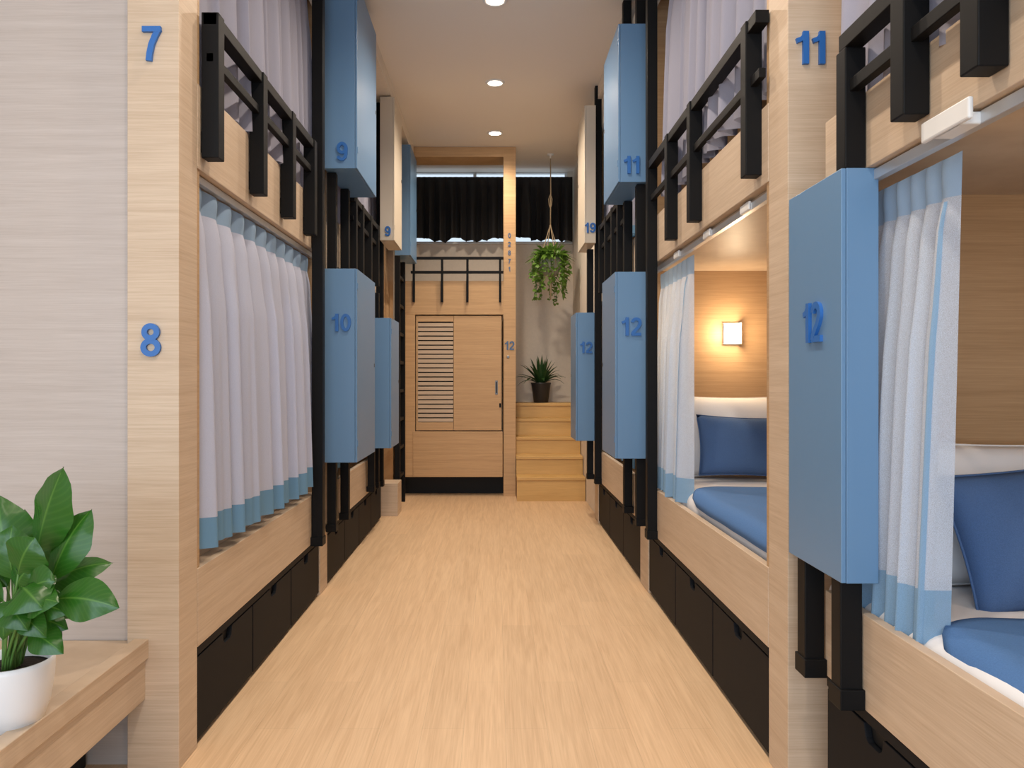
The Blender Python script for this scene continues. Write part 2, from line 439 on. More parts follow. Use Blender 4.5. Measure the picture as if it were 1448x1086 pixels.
# ------------------------------------------------------------------ downlights
for y in (8.40, 6.97, 5.45, 3.95, 2.45, .95, -.6):  # nearer lights continue the row by assumption, unseen and without fixtures
    pos = {8.40: 'farthest round white ceiling downlight, nearest the black curtains', 6.97: 'middle round white ceiling downlight above the aisle', 5.45: 'nearest round white ceiling downlight at the top of the aisle'}
    if y > 5:
        t = thing('ceiling_downlight', pos[y], 'ceiling light', (0, y, ZC), 'downlights along the ceiling')
        MB().lathe([(.062, -.001), (.062, -.008), (.080, -.010), (.086, -.004), (.086, 0)], (0, y, ZC)).build('trim_ring', 'white', t, smooth=True)
        MB().lathe([(0.0001, -.004), (.062, -.005), (.062, -.0005)], (0, y, ZC)).build('lens', 'lens', t)
    ld = bpy.data.lights.new('downlight_lamp', 'SPOT'); ld.energy = 95 if y > 8 else 150 if y > 4 else 105 if y > 0 else 50; ld.color = (1, .85, .69)
    ld.spot_size = R(150); ld.spot_blend = .8; ld.shadow_soft_size = .06
    lo = bpy.data.objects.new('downlight_lamp', ld); COL.objects.link(lo); lo.location = (0, y, ZC-.03)

# ------------------------------------------------------------------ bunks
def bunk(label, s, X, y0, y1, zd, zl0, zl1, zu0, zu1, rail_z, mid_z, tube_b, tubes, railX, zc, W=1.0, nd=3, post=None, foot_z=.38, near_panel=True, epx=.005, epy=None, ledge=False, top_rail_to=None, tw=.062, head=True, rail_end=None):
    """s: side (-1 left, 1 right); X: face of the side boards"""
    t = thing('bunk_bed', label, 'bunk bed', (X+s*.5, (y0+y1)/2, 0), 'oak bunks along the aisle')
    xi = X+s*W
    B('lower_side_board', 'oak', t, X, X+s*.03, y0, y1, zl0, zl1)
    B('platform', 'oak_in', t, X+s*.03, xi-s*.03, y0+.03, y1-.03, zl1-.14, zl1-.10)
    B('upper_side_board', 'oak', t, X, X+s*.04, y0, y1, zu0, zu1)
    B('bunk_ceiling', 'oak', t, X+s*.04, xi-s*.03, y0+.03, (epy or y1)-.03, zc, zc+.04)
    ey = epy if epy else y1
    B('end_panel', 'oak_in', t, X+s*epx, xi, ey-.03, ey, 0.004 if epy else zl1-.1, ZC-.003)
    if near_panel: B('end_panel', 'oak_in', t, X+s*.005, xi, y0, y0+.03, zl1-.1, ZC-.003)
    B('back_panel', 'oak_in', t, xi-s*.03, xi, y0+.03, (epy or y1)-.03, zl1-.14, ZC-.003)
    if head: B('header_board', 'plaster', t, X, X+s*.03, y0+.03, y1-.03, 3.62, 3.87)
    if ledge: B('inner_ledge', 'oak', t, X+s*.0305, X+s*.0775, y0+.03, y1-.03, zl1-.03, zl1-.004)
    if ledge: B('inner_board', 'oak', t, X+s*.078, X+s*.096, y0+.03, y1-.03, zl1-.12, zl1+.14)
    # drawers
    B('drawer_surround', 'recess', t, X+s*.045, X+s*.9, y0+.005, y1-.005, 0.004, zl0-.001)
    B('drawer_rail', 'drawer', t, X+s*.002, X+s*.045, y0+.005, y1-.005, zd+.008, zl0-.001)
    L = (y1-y0)/nd
    for k in range(nd):
        a, b = y0+L*k+.006, y0+L*(k+1)-.006
        c = (a+b)/2+.0*s; z0, z1 = .022, zd
        hw, hd = .055, .045
        poly = [(a, z0), (b, z0), (b, z1), (c+hw, z1)]
        poly += [(c+hw-.012, z1-hd*.8), (c+hw-.025, z1-hd), (c-hw+.025, z1-hd), (c-hw+.012, z1-hd*.8)]
        poly += [(c-hw, z1), (a, z1)]
        d = MB().prism(poly, lambda p, q, e: (X+s*(.004+.02*e), p, q)).build('drawer', 'drawer', t, .002)
        MB().box(X+s*.024, X+s*.044, c-hw-.01, c+hw+.01, z1-hd-.02, z1-.001).build('finger_slot', 'recess', d)
    # guard rail
    ra, rb = railX, railX+s*tw
    e0 = top_rail_to if top_rail_to is not None else tubes[0]
    e1 = rail_end if rail_end is not None else tubes[-1]+tw
    gr = B('guard_rail', 'black', t, ra+s*.006, rb-s*.006, e0, e1, rail_z-.045, rail_z, .002)
    B('middle_bar', 'black', gr, ra+s*.018, rb-s*.018, e0, e1, mid_z-.017, mid_z+.017, .002)
    for y in tubes:
        B('upright', 'black', gr, ra, rb, y, y+tw, tube_b, rail_z+.002, .003)
        B('bracket', 'black', gr, rb, X, y+.008, y+tw-.008, tube_b+.02, tube_b+.10, .002)
    if post is not None:
        p = B('post', 'black', t, ra, rb, post, post+tw, foot_z, ZC-.004, .003)
        B('foot_bracket', 'black', p, ra-s*.003, X+s*.002, post-.012, post+tw+.012, foot_z-.006, foot_z+.045, .002)
        B('upper_bracket', 'black', p, rb, X, post+.008, post+tw-.008, zu0+.1, zu0+.2, .002)
    return t

AXL, AXR = -1.089, .9637
# left, near pair (7 / 8)
bunk('left oak bunk with closed white curtain beside the pillar numbered 7 and 8', -1, AXL, 2.85, 4.83, .325, .365, .652, 2.12, 2.43, 2.70, 2.535, 2.165,
     (2.87, 3.43, 3.93, 4.40), -1.02, 2.12, post=4.60, foot_z=.365, tw=.064, ledge=True)
# left, far pair
bunk('left oak bunk further down the aisle, behind blue locker 10', -1, AXL, 5.06, 7.45, .325, .365, .652, 2.12, 2.43, 2.70, 2.535, 2.165,
     (5.75, 6.05, 6.45, 6.85), -1.025, 2.12, nd=4, post=7.12, foot_z=.365, top_rail_to=5.72)
# right, near pair 11 / 12
bunk('right oak bunk with lit wall lamp and open curtain, between the two large lockers', 1, AXR, 2.745, 4.885, .36, .40, .682, 2.045, 2.322, 2.64, 2.42, 2.085,
     (2.81, 3.62, 4.10), .905, 2.02, post=4.62, foot_z=.40, top_rail_to=2.72, rail_end=4.66, tw=.06)
# right, far pair
bunk('right oak bunk furthest down the aisle, beside the wooden stairs', 1, AXR, 5.17, 7.25, .36, .40, .682, 2.045, 2.322, 2.68, 2.49, 2.095,
     (5.75, 6.05, 6.40, 6.75), .905, 2.02, post=7.03, foot_z=.40, top_rail_to=5.62, tw=.06)
# right, closest to camera
bunk('closest oak bunk at the right edge, with open sheer curtain', 1, 1.015, .62, 2.39, .40, .44, .700, 1.925, 2.135, 2.30, 2.15, 1.965,
     (.95, 1.24, 1.53, 1.81), .95, 1.945, post=None, top_rail_to=.7, rail_end=2.165, tw=.062, near_panel=True, epx=.125, epy=2.55)

# partition pillars
def pillar(label, s, X, w, y0, y1, nums, z0=0, z1=ZC-.002, mat='oak'):
    t = thing('partition_pillar', label, 'pillar', (X+s*w/2, y0, 0), 'oak pillars between bunks')
    B('pillar_body', mat, t, X, X+s*w, y0, y1, z0, z1, .002)
    for (txt, x, z, h) in nums: numeral(txt, t, (x, y0, z), *CAMF, h)
    return t
pillar('pale oak pillar on the left with raised blue numerals 7 and 8', -1, AXL, .178, 2.68, 2.845, [('7', -1.180, 2.50, .118), ('8', -1.183, 1.482, .115)])
pillar('pale oak pillar on the right with raised blue numeral 11 above a blue locker', 1, .9637, .25, 2.56, 2.738, [('11', 1.040, 2.435, .107)])
pillar('slim oak pillar between the two left bunks behind blue locker 10', -1, AXL, .17, 4.84, 5.05, [])
pillar('slim oak pillar between the two right bunks behind the middle locker 12', 1, AXR, .17, 4.895, 5.16, [])
pillar('narrow oak pillar right of the lower wooden steps', 1, .965, .12, 7.27, 7.50, [])
o = B('plinth_block', 'oak', None, -1.12, -.953, 7.62, 7.92, 0, .32, .003); tag(o, 'short oak plinth block on the floor past the left drawers', 'plinth')

# curtains, tracks, bedding
def track(label, s, X, y0, y1, z, clips=(), side=.0):
    t = thing('curtain_track', label, 'curtain track', (X, y0, z))
    B('rail', 'alu', t, X-.012, X+.012, y0, y1, z, z+.028, .002)
    for y in clips:
        c = MB().box(X-.022+side, X-.006, y-.055, y+.055, z+.0, z+.027).box(X-.024+side, X-.012+side, y-.055-abs(side), y+.055+abs(side), z+.0, z+.034+abs(side)*.35).build('clip', 'white', t, .004)
    return t
track('aluminium curtain track over the closed left curtain', -1, -1.128, 2.87, 4.80, 2.088)
track('white curtain track over the lamp-lit right bunk', 1, 1.00, 2.76, 4.85, 2.000, (3.05, 3.6, 4.2))
track('white curtain track over the closest right bunk, with large plastic clip', 1, 1.045, .66, 2.38, 1.892, (1.71,), -.036)
curtain('bed_curtain', 'closed white pleated curtain with blue hem, left lower bunk', (-1.155, 2.87), (-1.155, 4.74), 2.088, .715, 11, (1, 0), 'curtain', .10, .115, .055, seed=3)
curtain('bed_curtain', 'white curtain hanging behind the upper left guard rail', (-1.17, 2.88), (-1.17, 4.72), 3.80, 2.44, 12, (1, 0), 'voile', .09, .0, .05, seed=5)
curtain('bed_curtain', 'gathered white curtain with blue hem at the lamp-lit bunk', (1.045, 4.08), (1.045, 4.84), 2.000, .69, 7, (-1, 0), 'sheer', .10, .13, .045, hem_mat='hem_s', seed=8, trim=True)
curtain('bed_curtain', 'white curtain behind the upper right guard rail, above the lamp-lit bunk', (1.055, 2.80), (1.055, 4.55), 3.80, 2.40, 12, (-1, 0), 'voile', .09, 0, .05, seed=9)
curtain('bed_curtain', 'sheer pale blue curtain beside the closest locker 12', (1.112, 1.85), (1.112, 2.28), 1.892, .690, 6, (-1, 0), 'sheer', .105, .135, .040, seed=12, lean=.05, hem_mat='hem_s', trim=True)
curtain('bed_curtain', 'pale curtain behind the closest upper guard rail, top right', (1.10, .70), (1.10, 2.36), 3.6, 2.10, 12, (-1, 0), 'voile', .09, 0, .05, seed=14)
curtain('bed_curtain', 'closed white curtain behind blue locker 10', (-1.155, 5.10), (-1.155, 7.40), 2.088, .70, 14, (1, 0), 'curtain', .09, .115, .028, seed=16)
curtain('bed_curtain', 'white curtain behind the upper left rails below the cream locker', (-1.17, 5.10), (-1.17, 7.40), 3.60, 2.44, 14, (1, 0), 'voile', .09, 0, .032, seed=18)
curtain('bed_curtain', 'closed white curtain behind the middle locker 12', (1.045, 5.20), (1.045, 7.20), 2.000, .70, 13, (-1, 0), 'curtain', .09, .115, .026, seed=20)
curtain('bed_curtain', 'white curtain behind the upper right rails below the cream locker', (1.055, 5.20), (1.055, 7.20), 3.60, 2.40, 13, (-1, 0), 'voile', .09, .06, .032, seed=22)

mattress('white mattress in the lamp-lit right bunk', 1.01, 1.925, 2.80, 4.84, .585, .76)
throw('blue throw blanket over the bed of the lamp-lit bunk', 1.002, 1.90, 2.80, 4.08, .767, .07, .24)
pillow('pillow', 'white pillow against the end wall under the wall lamp', 'pillow', (1.46, 4.67, 1.005), .76, .50, .19, 16, 'linen', seed=1)
pillow('cushion', 'dark blue cushion leaning on the white pillow under the lamp', 'cushion', (1.445, 4.47, .96), .56, .355, .15, 18, 'navy', seed=2, roll=2)
mattress('white mattress in the closest right bunk', 1.05, 1.975, .66, 2.50, .605, .725)
throw('blue throw blanket over the closest right bed', 1.068, 1.95, .66, 1.955, .732, .07, .2)
pillow('pillow', 'white pillow against the end wall of the closest bunk', 'pillow', (1.63, 2.38, .940), .74, .44, .18, 14, 'linen', seed=5)
pillow('cushion', 'dark blue cushion on the closest bed, leaning on white pillow', 'cushion', (1.575, 2.17, .915), .60, .40, .16, 20, 'navy', seed=6, roll=-7)
mattress('white mattress behind the closed left curtain', -2.0, -1.232, 2.90, 4.79, .56, .72)
mattress('upper mattress on the right, seen through the guard rail below the curtain', 1.09, 1.92, 2.79, 4.84, 2.065, 2.36)
throw('navy blanket on the upper right bed, seen under the curtain', 1.10, 1.9, 2.80, 4.6, 2.36, .05, .12, mat='navy', seed=4)

# wall lamp
wl = thing('wall_lamp', 'lit white glass wall lamp above the pillows', 'lamp', (1.462, 4.855, 1.56))
B('back_plate', 'white', wl, 1.425, 1.515, 4.838, 4.854, 1.568, 1.688, .004)
def shade(u, v):
    a, b = (u-.5)*2, (v-.5)*2
    return (1.464+a*.042*(1-.06*b*b), 4.838-.062*(max(0, 1-abs(a)**3)*max(0, 1-abs(b)**5))**.5, 1.628+b*.055)
MB().grid(shade, 16, 16).build('lamp_shade', 'lampglass', wl, smooth=True)
MB().box(1.418, 1.508, 4.832, 4.838, 1.562, 1.568).box(1.508, 1.514, 4.772, 4.838, 1.562, 1.694).box(1.418, 1.508, 4.832, 4.838, 1.688, 1.694).build('side_shield', 'white', wl, .002)
def point(loc, e, col, r=.04):
    ld = bpy.data.lights.new('bulb_or_fill_light', 'POINT'); ld.energy = e; ld.color = col; ld.shadow_soft_size = r
    lo = bpy.data.objects.new('bulb_or_fill_light', ld); COL.objects.link(lo); lo.location = loc
point((1.464, 4.72, 1.63), 7, (1, .74, .46))
point((1.86, 1.35, 1.55), 6, (1, .84, .64), .06)     # added fill light to brighten the closest bunk, no lamp stands there

# ------------------------------------------------------------------ lockers
def locker(label, s, xa, xb, y0, y1, z0, z1, mat, num=None, nface='cam', nh=.11, nz=None, nx=None, posts=(), pz=None, above=None, group='lockers on the bunk posts', px=None):
    """xa: aisle face x, xb: bunk-side x; y0 near face; posts: y of the support posts below"""
    t = thing('locker', label, 'locker', ((xa+xb)/2, (y0+y1)/2, z0), group)
    B('locker_body', mat, t, xa+(-s if False else s)*.014, xb, y0, y1, z0, z1, .002)
    d = B('locker_door', mat, t, xa, xa+s*.013, y0+.001, y1-.001, z0+.001, z1-.001, .002)
    for zz in ((z0+.10, z1-.13) if nface == 'cam' else ()):
        B('hinge', 'blue' if mat == 'blue' else 'cream', d, xa-s*.004, xa, y0+.010, y0+.022, zz, zz+.04, .001)
    if nface == 'cam': B('keyhole', 'chrome', d, xa-s*.003, xa, y1-.045, y1-.03, (z0+z1)/2, (z0+z1)/2+.025, .001)
    if num:
        zc = nz if nz is not None else z1-.3
        if nface == 'cam': numeral(num, t, (nx if nx is not None else (xa+xb)/2, y0, zc), *CAMF, nh)
        else: numeral(num, t, (xa, nx, zc), (0, -1*s, 0), (0, 0, 1), (-s, 0, 0), nh, .010)
    w = .058
    p0 = px if px is not None else xb-s*w
    for y in posts:
        if pz is not None:
            p = B('support_post', 'black', t, p0, p0+s*w, y, y+w, pz, z0, .003)
            B('foot_bracket', 'black', p, p0-s*.003, p0+s*(w+.006), y-.01, y+w+.01, pz-.006, pz+.04, .002)
        if above is not None: B('support_post', 'black', t, p0, p0+s*w, y, y+w, z1, above, .003)
    return t
locker('large blue locker 12 in front of the closest right bunk', 1, .944, 1.046, 2.12, 2.50, .79, 1.924, 'blue', '12', 'aisle', .118, 1.515, 2.30, (), None, None)
nl = bpy.data.objects['locker']
for (y, zz) in ((2.14, .445), (2.385, .44)):
    p = B('support_post', 'black', nl, .95, 1.011, y, y+.06, zz, .79, .003)
    B('foot_bracket', 'black', p, .946, 1.0145, y-.01, y+.07, zz-.006, zz+.05, .002)
B('support_post', 'black', nl, .955, 1.012, 2.122, 2.18, 1.924, 2.255, .003)
locker('middle blue locker 12 on the right, beside the lamp-lit bunk', 1, .755, .955, 4.89, 5.48, .845, 2.02, 'blue', '12', 'cam', .115, 1.675, .858, (4.93, 5.40), .42, 2.58)
locker('far small blue locker 12 in front of the wooden stairs', 1, .740, .915, 7.12, 7.60, .778, 1.952, 'blue', '12', 'cam', .105, 1.633, .835, (7.22,), .42, 2.55)
locker('upper blue locker 11 high on the right wall', 1, .775, .955, 4.89, 5.54, 2.585, 3.58, 'blue', '11', 'cam', .11, 2.69, .862, (4.93, 5.44), None, ZC-.003)
locker('upper cream locker with faint blue numeral 19 on the right', 1, .80, .90, 6.95, 7.50, 2.56, 3.79, 'cream', '19', 'cam',   .09, 2.695, .85, (), None, None)
locker('blue locker 10 on the left, below locker 9', -1, -.867, -1.075, 4.89, 5.62, .82, 2.04, 'blue', '10', 'cam', .11, 1.70, -.965, (4.97, 5.40), .375, 2.665)
locker('plain narrow blue locker on the left beyond locker 10', -1, -.865, -1.075, 6.48, 7.0, .767, 1.853, 'blue', None, 'cam', .1, None, None, (6.55, 6.80), .40, 2.10)
locker('tall upper blue locker 9 on the left', -1, -.867, -1.075, 4.89, 5.68, 2.67, 3.86, 'blue', '9', 'cam', .12, 2.775, -.96, (), None, None)
locker('upper cream locker with blue numeral 9 on the left', -1, -.897, -1.0245, 6.93, 7.48, 2.58, 3.86, 'cream', '9', 'cam', .09, 2.66, -.955, (), None, None)
locker('farthest upper blue locker on the left, next to the loft beam', -1, -.885, -1.05, 8.15, 8.78, 2.64, 3.80, 'blue', None, 'cam', .1, None, None, (), None, None)

# ladder and panel past the left bunks
o = B('divider_panel', 'oak_in', None, -1.30, -1.16, 7.62, 8.86, .02, 3.86, .002); tag(o, 'oak panel behind the black ladder, left of the louvred door', 'panel')
ldr = thing('ladder', 'black steel ladder left of the louvred door', 'ladder', (-.98, 8.3, 0))
B('ladder_rail', 'black', ldr, -1.04, -.985, 8.05, 8.10, .0, 2.62, .003)
B('ladder_rail', 'black', ldr, -1.04, -.985, 8.50, 8.55, .0, 2.62, .003)
for k in range(8): B('rung', 'black', ldr, -1.03, -.995, 8.10, 8.50, .30+k*.30, .335+k*.30, .003)
B('wall_bracket', 'black', ldr, -1.16, -1.04, 8.06, 8.09, 1.9, 1.94, .002)

# ------------------------------------------------------------------ loft unit at the end of the aisle
YD = 8.90
lf = thing('loft_unit', 'oak loft with louvred cabinet door at the end of the aisle', 'loft', (-.45, YD, 0))
XL_, XR_ = -1.14, .097
p = B('corner_post', 'oak_d', lf, .097, .237, YD, YD+.14, 0, ZC-.003, .002)
B('ceiling_beam', 'oak_d', lf, XL_, XR_, YD+.001, YD+.35, 3.885, ZC-.003, .002)
B('loft_board', 'oak_d', lf, XL_, XR_, YD, YD+.03, 2.08, 2.465, .002)
B('loft_floor', 'oak_in', lf, XL_, XR_, YD+.03, YB-.02, 2.10, 2.14, .002)
B('front_frame', 'oak_d', lf, XL_, -.915, YD+.002, YD+.03, .22, 2.08, .002)
B('lower_panel', 'oak_d', lf, -.94, XR_-.01, YD-.004, YD+.026, .225, .742, .003)
B('base_rail', 'oak_d', lf, -.93, XR_-.012, YD-.008, YD-.004, .222, .30, .002)
B('toe_recess', 'recess', lf, XL_, XR_, YD+.25, YD+.27, .001, .225, 0)
B('side_panel', 'oak_in', lf, XR_, XR_+.03, YD+.14, YB-.02, .001, 2.08, .002)
dr = B('sliding_door', 'oak_d', lf, -.475, XR_-.022, YD+.012, YD+.035, .755, 2.065, .002)
B('door_stile', 'oak_d', lf, -.905, -.885, YD+.012, YD+.035, .755, 2.065, .002)
B('top_rail', 'oak_d', lf, -.885, -.478, YD+.012, YD+.035, 2.0, 2.065, .002)
B('bottom_rail', 'oak_d', lf, -.885, -.478, YD+.012, YD+.035, .755, .845, .002)
lv = MB()
nsl = 22
for k in range(nsl):
    z = .852+k*(1.145/nsl)
    lv.prism([(YD+.012, z), (YD+.018, z), (YD+.040, z+.034), (YD+.034, z+.040), (YD+.012, z+.038)], lambda a, b, e: (-.884+.405*e, a, b))
lv.build('louvre_panel', 'oak', lf, .001)
B('louvre_backing', 'recess', lf, -.885, -.478, YD+.045, YD+.05, .845, 2.0, 0)
h = B('door_handle', 'chrome', dr, .002, .032, YD+.004, YD+.012, 1.165, 1.325, .002)
B('handle_slot', 'recess', h, .010, .024, YD+.002, YD+.005, 1.18, 1.31, .001)
MB().box(.048, .070, YD+.006, YD+.012, 1.015, 1.065).build('door_lock', 'black', dr, .003)
gr = B('guard_rail', 'black', lf, -.96, XR_, YD-.045, YD-.012, 2.705, 2.735, .002)
B('middle_bar', 'black', gr, -.96, XR_, YD-.04, YD-.016, 2.545, 2.575, .002)
for x in (-.94, -.617, -.328, .045): B('upright', 'black', gr, x, x+.026, YD-.042, YD-.001, 2.22, 2.72, .002)
for k, (c, z) in enumerate((('0', 2.985), ('2', 2.885), ('8', 2.785), ('7', 2.69), ('1', 2.60))):
    numeral(c, p, (.165, YD, z), *CAMF, .055, .006, 'num_d', 'tiny dark blue numeral on the corner post')
numeral('12', p, (.168, YD, 1.725), *CAMF, .10, .008, 'num_d', 'dark blue numeral on the corner post')
MB().lathe([(.016, 0), (.016, .008), (.010, .012)], (0, 0, 0), 16)
bx = MB().box(.135, .165, YD-.008, YD, 1.58, 1.61).build('round_knob', 'chrome', p, .006)

def wcurtain(label, x0, x1, seed, n):
    c = curtain('blackout_curtain', label, (x0, YB-.10), (x1, YB-.10), 3.915, 3.104, n, (0, -1), 'blackout', .05, .04, .075, 'blackout', 'blackout', seed, dv=.035, group='black window curtains')
    return c
wcurtain('wide black curtain behind the loft guard rail', -1.30, .17, 31, 11)
wcurtain('narrower black curtain above the stairs, behind the hanging plant', .19, .985, 33, 6)

# stairs
st = thing('staircase', 'honey wood stairs of five steps at the back right', 'stairs', (.6, 8.53, 0))
tops = [0.264, .472, .669, .869, 1.047]; yst = 8.53; prev = 0
for k, z in enumerate(tops):
    y = yst+.25*k; y2 = YB-.01 if k == 4 else y+.27
    B('riser', 'step', st, .241, .992, y+.012, y+.03, prev, z-.035, .001)
    B('tread', 'step', st, .239, .994, y, y2, z-.035, z, .004)
    prev = z
B('side_stringer', 'oak_in', st, .243, .262, yst+.05, YB-.02, 0.002, .22, .002)

# ------------------------------------------------------------------ left bench and plant
bn = thing('bench', 'floating oak bench along the left wall, holding the white plant pot', 'bench', (-1.9, 1.7, .25))
B('bench_top', 'oak', bn, -3.5, -1.245, .3, 2.715, .40, .436, .003)
B('bench_edge', 'oak', bn, -1.245, -1.194, .3, 2.715, .385, .452, .003)
B('front_panel', 'oak', bn, -1.25, -1.205, .3, 2.70, .245, .386, .002)
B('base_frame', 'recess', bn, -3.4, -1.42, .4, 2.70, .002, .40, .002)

def leaf(mb, base, tip, width, bend=(0, 0, .05), fold=.25, twist=0., nu=14, nv=6, peak=.45, droop=0, side=None):
    b, t = Vector(base), Vector(tip); ctl = (b+t)/2+Vector(bend)
    def sp(u): return b*(1-u)**2+ctl*2*u*(1-u)+t*u*u
    def tn(u): return ((ctl-b)*2*(1-u)+(t-ctl)*2*u).normalized()
    ref = Vector(side) if side else None
    def fn(u, v):
        T = tn(u)
        S = ref-T*ref.dot(T) if ref else T.cross(Vector((0, 0, 1)))
        if S.length < 1e-4: S = Vector((1, 0, 0))
        S.normalize(); N = S.cross(T)
        if twist:
            q = Matrix.Rotation(twist, 3, T); S = q @ S; N = q @ N
        w = width*.5*max(0, math.sin(math.pi*min(1, u**(math.log(.5)/math.log(peak)))))**.85
        if u > .97: w *= (1-u)/.03
        a = 2*v-1
        wob = .02*width*math.sin(u*19+a*2)*abs(a)
        return sp(u)+S*(a*w)+N*(abs(a)*w*fold+wob)
    mb.grid(fn, nu, nv, uv=True)

PX, PY, PZ = -1.262, 2.05, .4525
PX = -1.275
bp = thing('potted_plant', 'large broad-leaved green plant in a white pot on the bench', 'plant', (PX, PY, .436))
MB().lathe([(.062, 0), (.074, .006), (.092, .06), (.101, .12), (.103, .160), (.102, .174), (.096, .174), (.094, .145), (.085, .14), (.02, .14), (.0005, .14)], (PX, PY, .437), 48).build('pot', 'pot', bp, smooth=True)
MB().lathe([(.094, .148), (.06, .152), (.0005, .154)], (PX, PY, .437), 32).build('soil', 'soil', bp, smooth=True)
fo = MB(); ste = MB()
zb = .437+.150
def px2(x, y, d=2.05): return Vector(((x-700)*d/1100, d, CAM_H-(y-535)*d/1100))
# leaves: base point, tip, width, depth shifts
LV = [((52, 782), (90, 660), .118, -.02, -.05, .25, 1), ((72, 822), (130, 720), .088, -.06, -.02, .3, 0), ((80, 835), (100, 742), .08, .06, .06, .2, 1),
      ((66, 828), (160, 796), .070, -.02, .02, .3, 0), ((76, 848), (169, 860), .082, -.08, -.1, .3, 0), ((30, 830), (62, 862), .10, -.12, -.16, .2, 0),
      ((16, 800), (-2, 700), .11, .02, .05, .25, 1), ((40, 860), (98, 868), .060, -.05, -.09, .25, 0), ((42, 878), (97, 890), .058, -.03, -.04, .25, 0),
      ((42, 895), (90, 925), .060, -.05, -.08, .2, 0), ((26, 812), (50, 760), .09, -.10, -.12, .25, 1), ((10, 830), (-50, 760), .10, .0, .03, .3, 0),
      ((5, 850), (-70, 840), .09, -.05, -.08, .3, 0), ((20, 850), (5, 905), .07, -.12, -.15, .2, 0), ((55, 850), (100, 845), .06, .05, .10, .25, 0),
      ((15, 790), (35, 720), .09, .08, .12, .25, 1), ((0, 860), (-40, 900), .07, .0, .0, .3, 0),
      ((60, 815), (104, 770), .075, .08, .10, .25, 1), ((38, 845), (78, 822), .075, -.10, -.13, .25, 0), ((60, 870), (100, 872), .05, .02, .02, .25, 0),
      ((30, 872), (66, 902), .05, -.10, -.12, .2, 0), ((22, 838), (44, 800), .08, -.07, -.10, .25, 1), ((45, 852), (104, 874), .055, .06, .09, .25, 0), ((8, 862), (-18, 890), .07, -.10, -.12, .2, 0),
      ((60, 842), (118, 818), .06, .09, .13, .25, 0), ((34, 858), (84, 852), .065, -.11, -.15, .25, 0), ((20, 820), (18, 742), .09, -.04, -.03, .25, 1),
      ((48, 868), (88, 906), .05, .02, .0, .2, 0), ((14, 858), (40, 892), .06, -.12, -.15, .2, 0)]
jit = random.Random(3)
for i, (b, t, w, db, dt, fold, up) in enumerate(LV):
    P0 = px2(*b, 2.05+db); P1 = px2(*t, 2.05+dt)
    L = (P1-P0).length
    T = (P1-P0).normalized(); N = Vector((jit.uniform(-.35, .35), -.8, jit.uniform(.25, .75)))
    leaf(fo, P0, P1, w*1.36, (0, -.03, .035 if not up else .01), fold, 0, side=N.cross(T), peak=.46)
    s0 = Vector((PX+.012*math.cos(i*2.4), PY+.03*math.sin(i*2.4), zb-.01))
    c = (s0+P0)/2+Vector((0, 0, .03))
    pts = [s0*(1-q)**2+c*2*q*(1-q)+P0*q*q for q in [j/6 for j in range(7)]]
    ste.tube(pts, [.005-.0022*j/6 for j in range(7)], 7)
fo.build('foliage', 'leaf', bp, smooth=True, recalc=False)
ste.build('stems', 'stem', bp, smooth=True)

# spiky plant on the top stair
SX, SY, SZ = .573, 9.70, 1.048
sp_ = thing('potted_plant', 'spiky dark green plant in a black pot on the top stair', 'plant', (SX, SY, SZ))
MB().lathe([(.085, 0), (.09, .004), (.12, .225), (.126, .235), (.126, .25), (.115, .25), (.113, .22), (.0005, .22)], (SX, SY, SZ), 36).build('pot', 'potblk', sp_, smooth=True)
MB().lathe([(.113, .226), (.0005, .232)], (SX, SY, SZ), 24).build('soil', 'soil', sp_)
fo = MB(); r2 = random.Random(4)
for k in range(44):
    a = k*2.39996+r2.uniform(-.2, .2); el = R(86-76*(k/44)+r2.uniform(-6, 6)); L = r2.uniform(.31, .40)
    b = Vector((SX+.02*math.cos(a), SY+.02*math.sin(a), SZ+.225))
    d = Vector((math.cos(a)*math.cos(el), math.sin(a)*math.cos(el)*.7, math.sin(el)))
    t = b+d*L+Vector((0, 0, -.07*math.cos(el)))
    if t.y > YB-.03: t.y = YB-.03
    leaf(fo, b, t, .054, (d.x*.03, d.y*.03, .11*math.cos(el)+.01), .3, 0, nu=10, nv=2, peak=.3)
fo.build('foliage', 'leaf2', sp_, smooth=True, recalc=False)

# hanging plant
HX, HY, HZ = .655, 9.20, 2.70
hp = thing('hanging_plant', 'trailing green plant in a pot hung from a rope at the back right', 'plant', (HX, HY, HZ))
MB().lathe([(.03, -.14), (.085, -.12), (.125, -.06), (.138, .0), (.132, .06), (.122, .085), (.112, .085), (.115, .05), (.0005, .05)], (HX, HY, HZ), 32).build('pot', 'potgry', hp, smooth=True)
rope = MB()
rope.tube([(HX, HY, ZC-.02), (HX+.004, HY, 3.55), (HX, HY, 3.17)], .007, 8)
rope.tube([(HX-.004, HY, 3.52), (HX-.02, HY, 3.47), (HX-.014, HY, 3.40), (HX, HY, 3.36)], .005, 6).tube([(HX+.004, HY, 3.52), (HX+.02, HY, 3.47), (HX+.014, HY, 3.40), (HX, HY, 3.36)], .005, 6)
for a in (.4, 1.97, 3.54, 5.11):
    rope.tube([(HX, HY, 3.17), (HX+.13*math.cos(a), HY+.13*math.sin(a), HZ+.07), (HX+.142*math.cos(a), HY+.142*math.sin(a), HZ), (HX+.09*math.cos(a), HY+.09*math.sin(a), HZ-.125), (HX, HY, HZ-.155)], .0055, 6)
rope.tube([(HX, HY, HZ-.15), (HX+.004, HY, HZ-.42)], [.02, .006], 8)
rope.build('rope_hanger', 'rope', hp, smooth=True)
MB().lathe([(.04, 0), (.04, -.012), (.012, -.02), (.009, -.05)], (HX, HY, ZC), 16).build('ceiling_hook', 'white', hp, smooth=True)
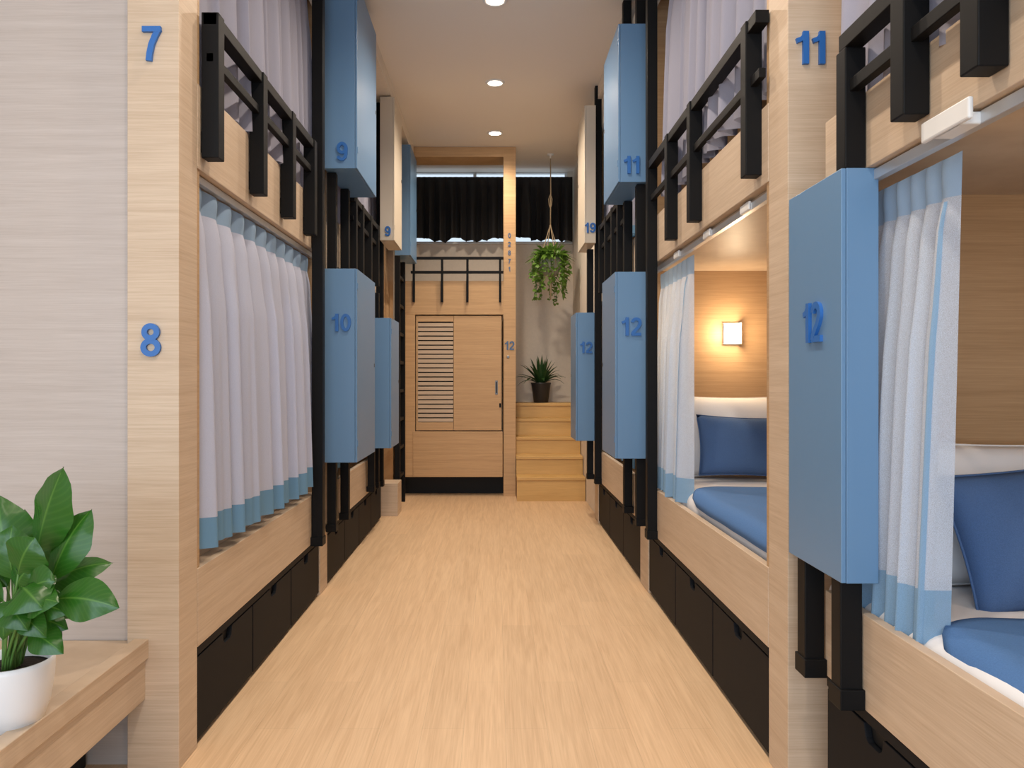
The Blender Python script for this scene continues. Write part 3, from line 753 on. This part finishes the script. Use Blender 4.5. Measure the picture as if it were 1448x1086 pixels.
fo = MB(); vi = MB(); r3 = random.Random(11)
for k in range(170):          # arching crown fronds
    a = r3.uniform(0, 2*math.pi); L = r3.uniform(.14, .29); el = R(r3.uniform(5, 85))
    b = Vector((HX+.10*math.cos(a)*r3.random(), HY+.10*math.sin(a)*r3.random(), HZ+.07))
    t = b+Vector((math.cos(a)*math.cos(el)*L, math.sin(a)*math.cos(el)*L, math.sin(el)*L*.75-.10*math.cos(el)))
    leaf(fo, b, t, .046, (0, 0, .07), .2, r3.uniform(-.4, .4), nu=6, nv=2)
for k in range(34):           # trailing vines with small leaves
    a = 2*math.pi*k/34+r3.uniform(-.1, .1); L = r3.uniform(.22, .62); ro = r3.uniform(.15, .235)
    pts = []
    for j in range(10):
        q = j/9; r_ = .09+(ro-.09)*min(1, q*2.4)
        z = HZ+.09+.06*math.sin(min(1, q*2.2)*math.pi)-L*max(0, q-.2)*1.15
        pts.append(Vector((HX+r_*math.cos(a+.15*q), HY+r_*math.sin(a+.15*q), z)))
    vi.tube(pts, .0022, 4)
    nl_ = int(9+L*26)
    for j in range(nl_):
        q = (j+.5)/nl_*9; i = int(min(q, 8)); P = pts[i].lerp(pts[i+1], q-i)
        d = Vector((r3.uniform(-1, 1)+.5*math.cos(a), r3.uniform(-1, 1)+.5*math.sin(a), r3.uniform(-1, .1))).normalized()
        leaf(fo, P, P+d*r3.uniform(.040, .065), r3.uniform(.032, .046), (0, 0, .006), .2, r3.uniform(-1, 1), nu=4, nv=2)
fo.build('foliage', 'leaf3', hp, smooth=True, recalc=False)
vi.build('vines', 'stem', hp, smooth=True)

# ------------------------------------------------------------------ assumed daylight, world, camera
def area(name, loc, rot, sx, sy, e, col):
    ld = bpy.data.lights.new(name, 'AREA'); ld.shape = 'RECTANGLE'; ld.size = sx; ld.size_y = sy; ld.energy = e; ld.color = col
    o = bpy.data.objects.new(name, ld); COL.objects.link(o); o.location = loc; o.rotation_euler = rot
    return o
area('assumed_daylight_fill', (-1.2, -3.0, 1.9), (R(90), 0, 0), 4.4, 3.2, 165, (.72, .85, 1))  # area light added behind the camera for assumed daylight; no window built there
w = bpy.data.worlds.new('sky'); SC.world = w; w.use_nodes = True
bg = w.node_tree.nodes['Background']; bg.inputs[0].default_value = (.72, .86, 1, 1); bg.inputs[1].default_value = 1.0

cd = bpy.data.cameras.new('camera'); cam = bpy.data.objects.new('camera', cd); COL.objects.link(cam)
cam.location = (0, 0, CAM_H); cam.rotation_euler = (R(90), 0, 0)
cd.sensor_width = 36; cd.lens = 1100/1448*36; cd.shift_x = (724-700)/1448; cd.shift_y = -(543-535)/1448
cd.clip_start = .05
SC.camera = cam
SC.view_settings.view_transform = 'Standard'; SC.view_settings.look = 'None'
SC.view_settings.gamma = 1; SC.view_settings.use_curve_mapping = False
SC.view_settings.exposure = 0.05
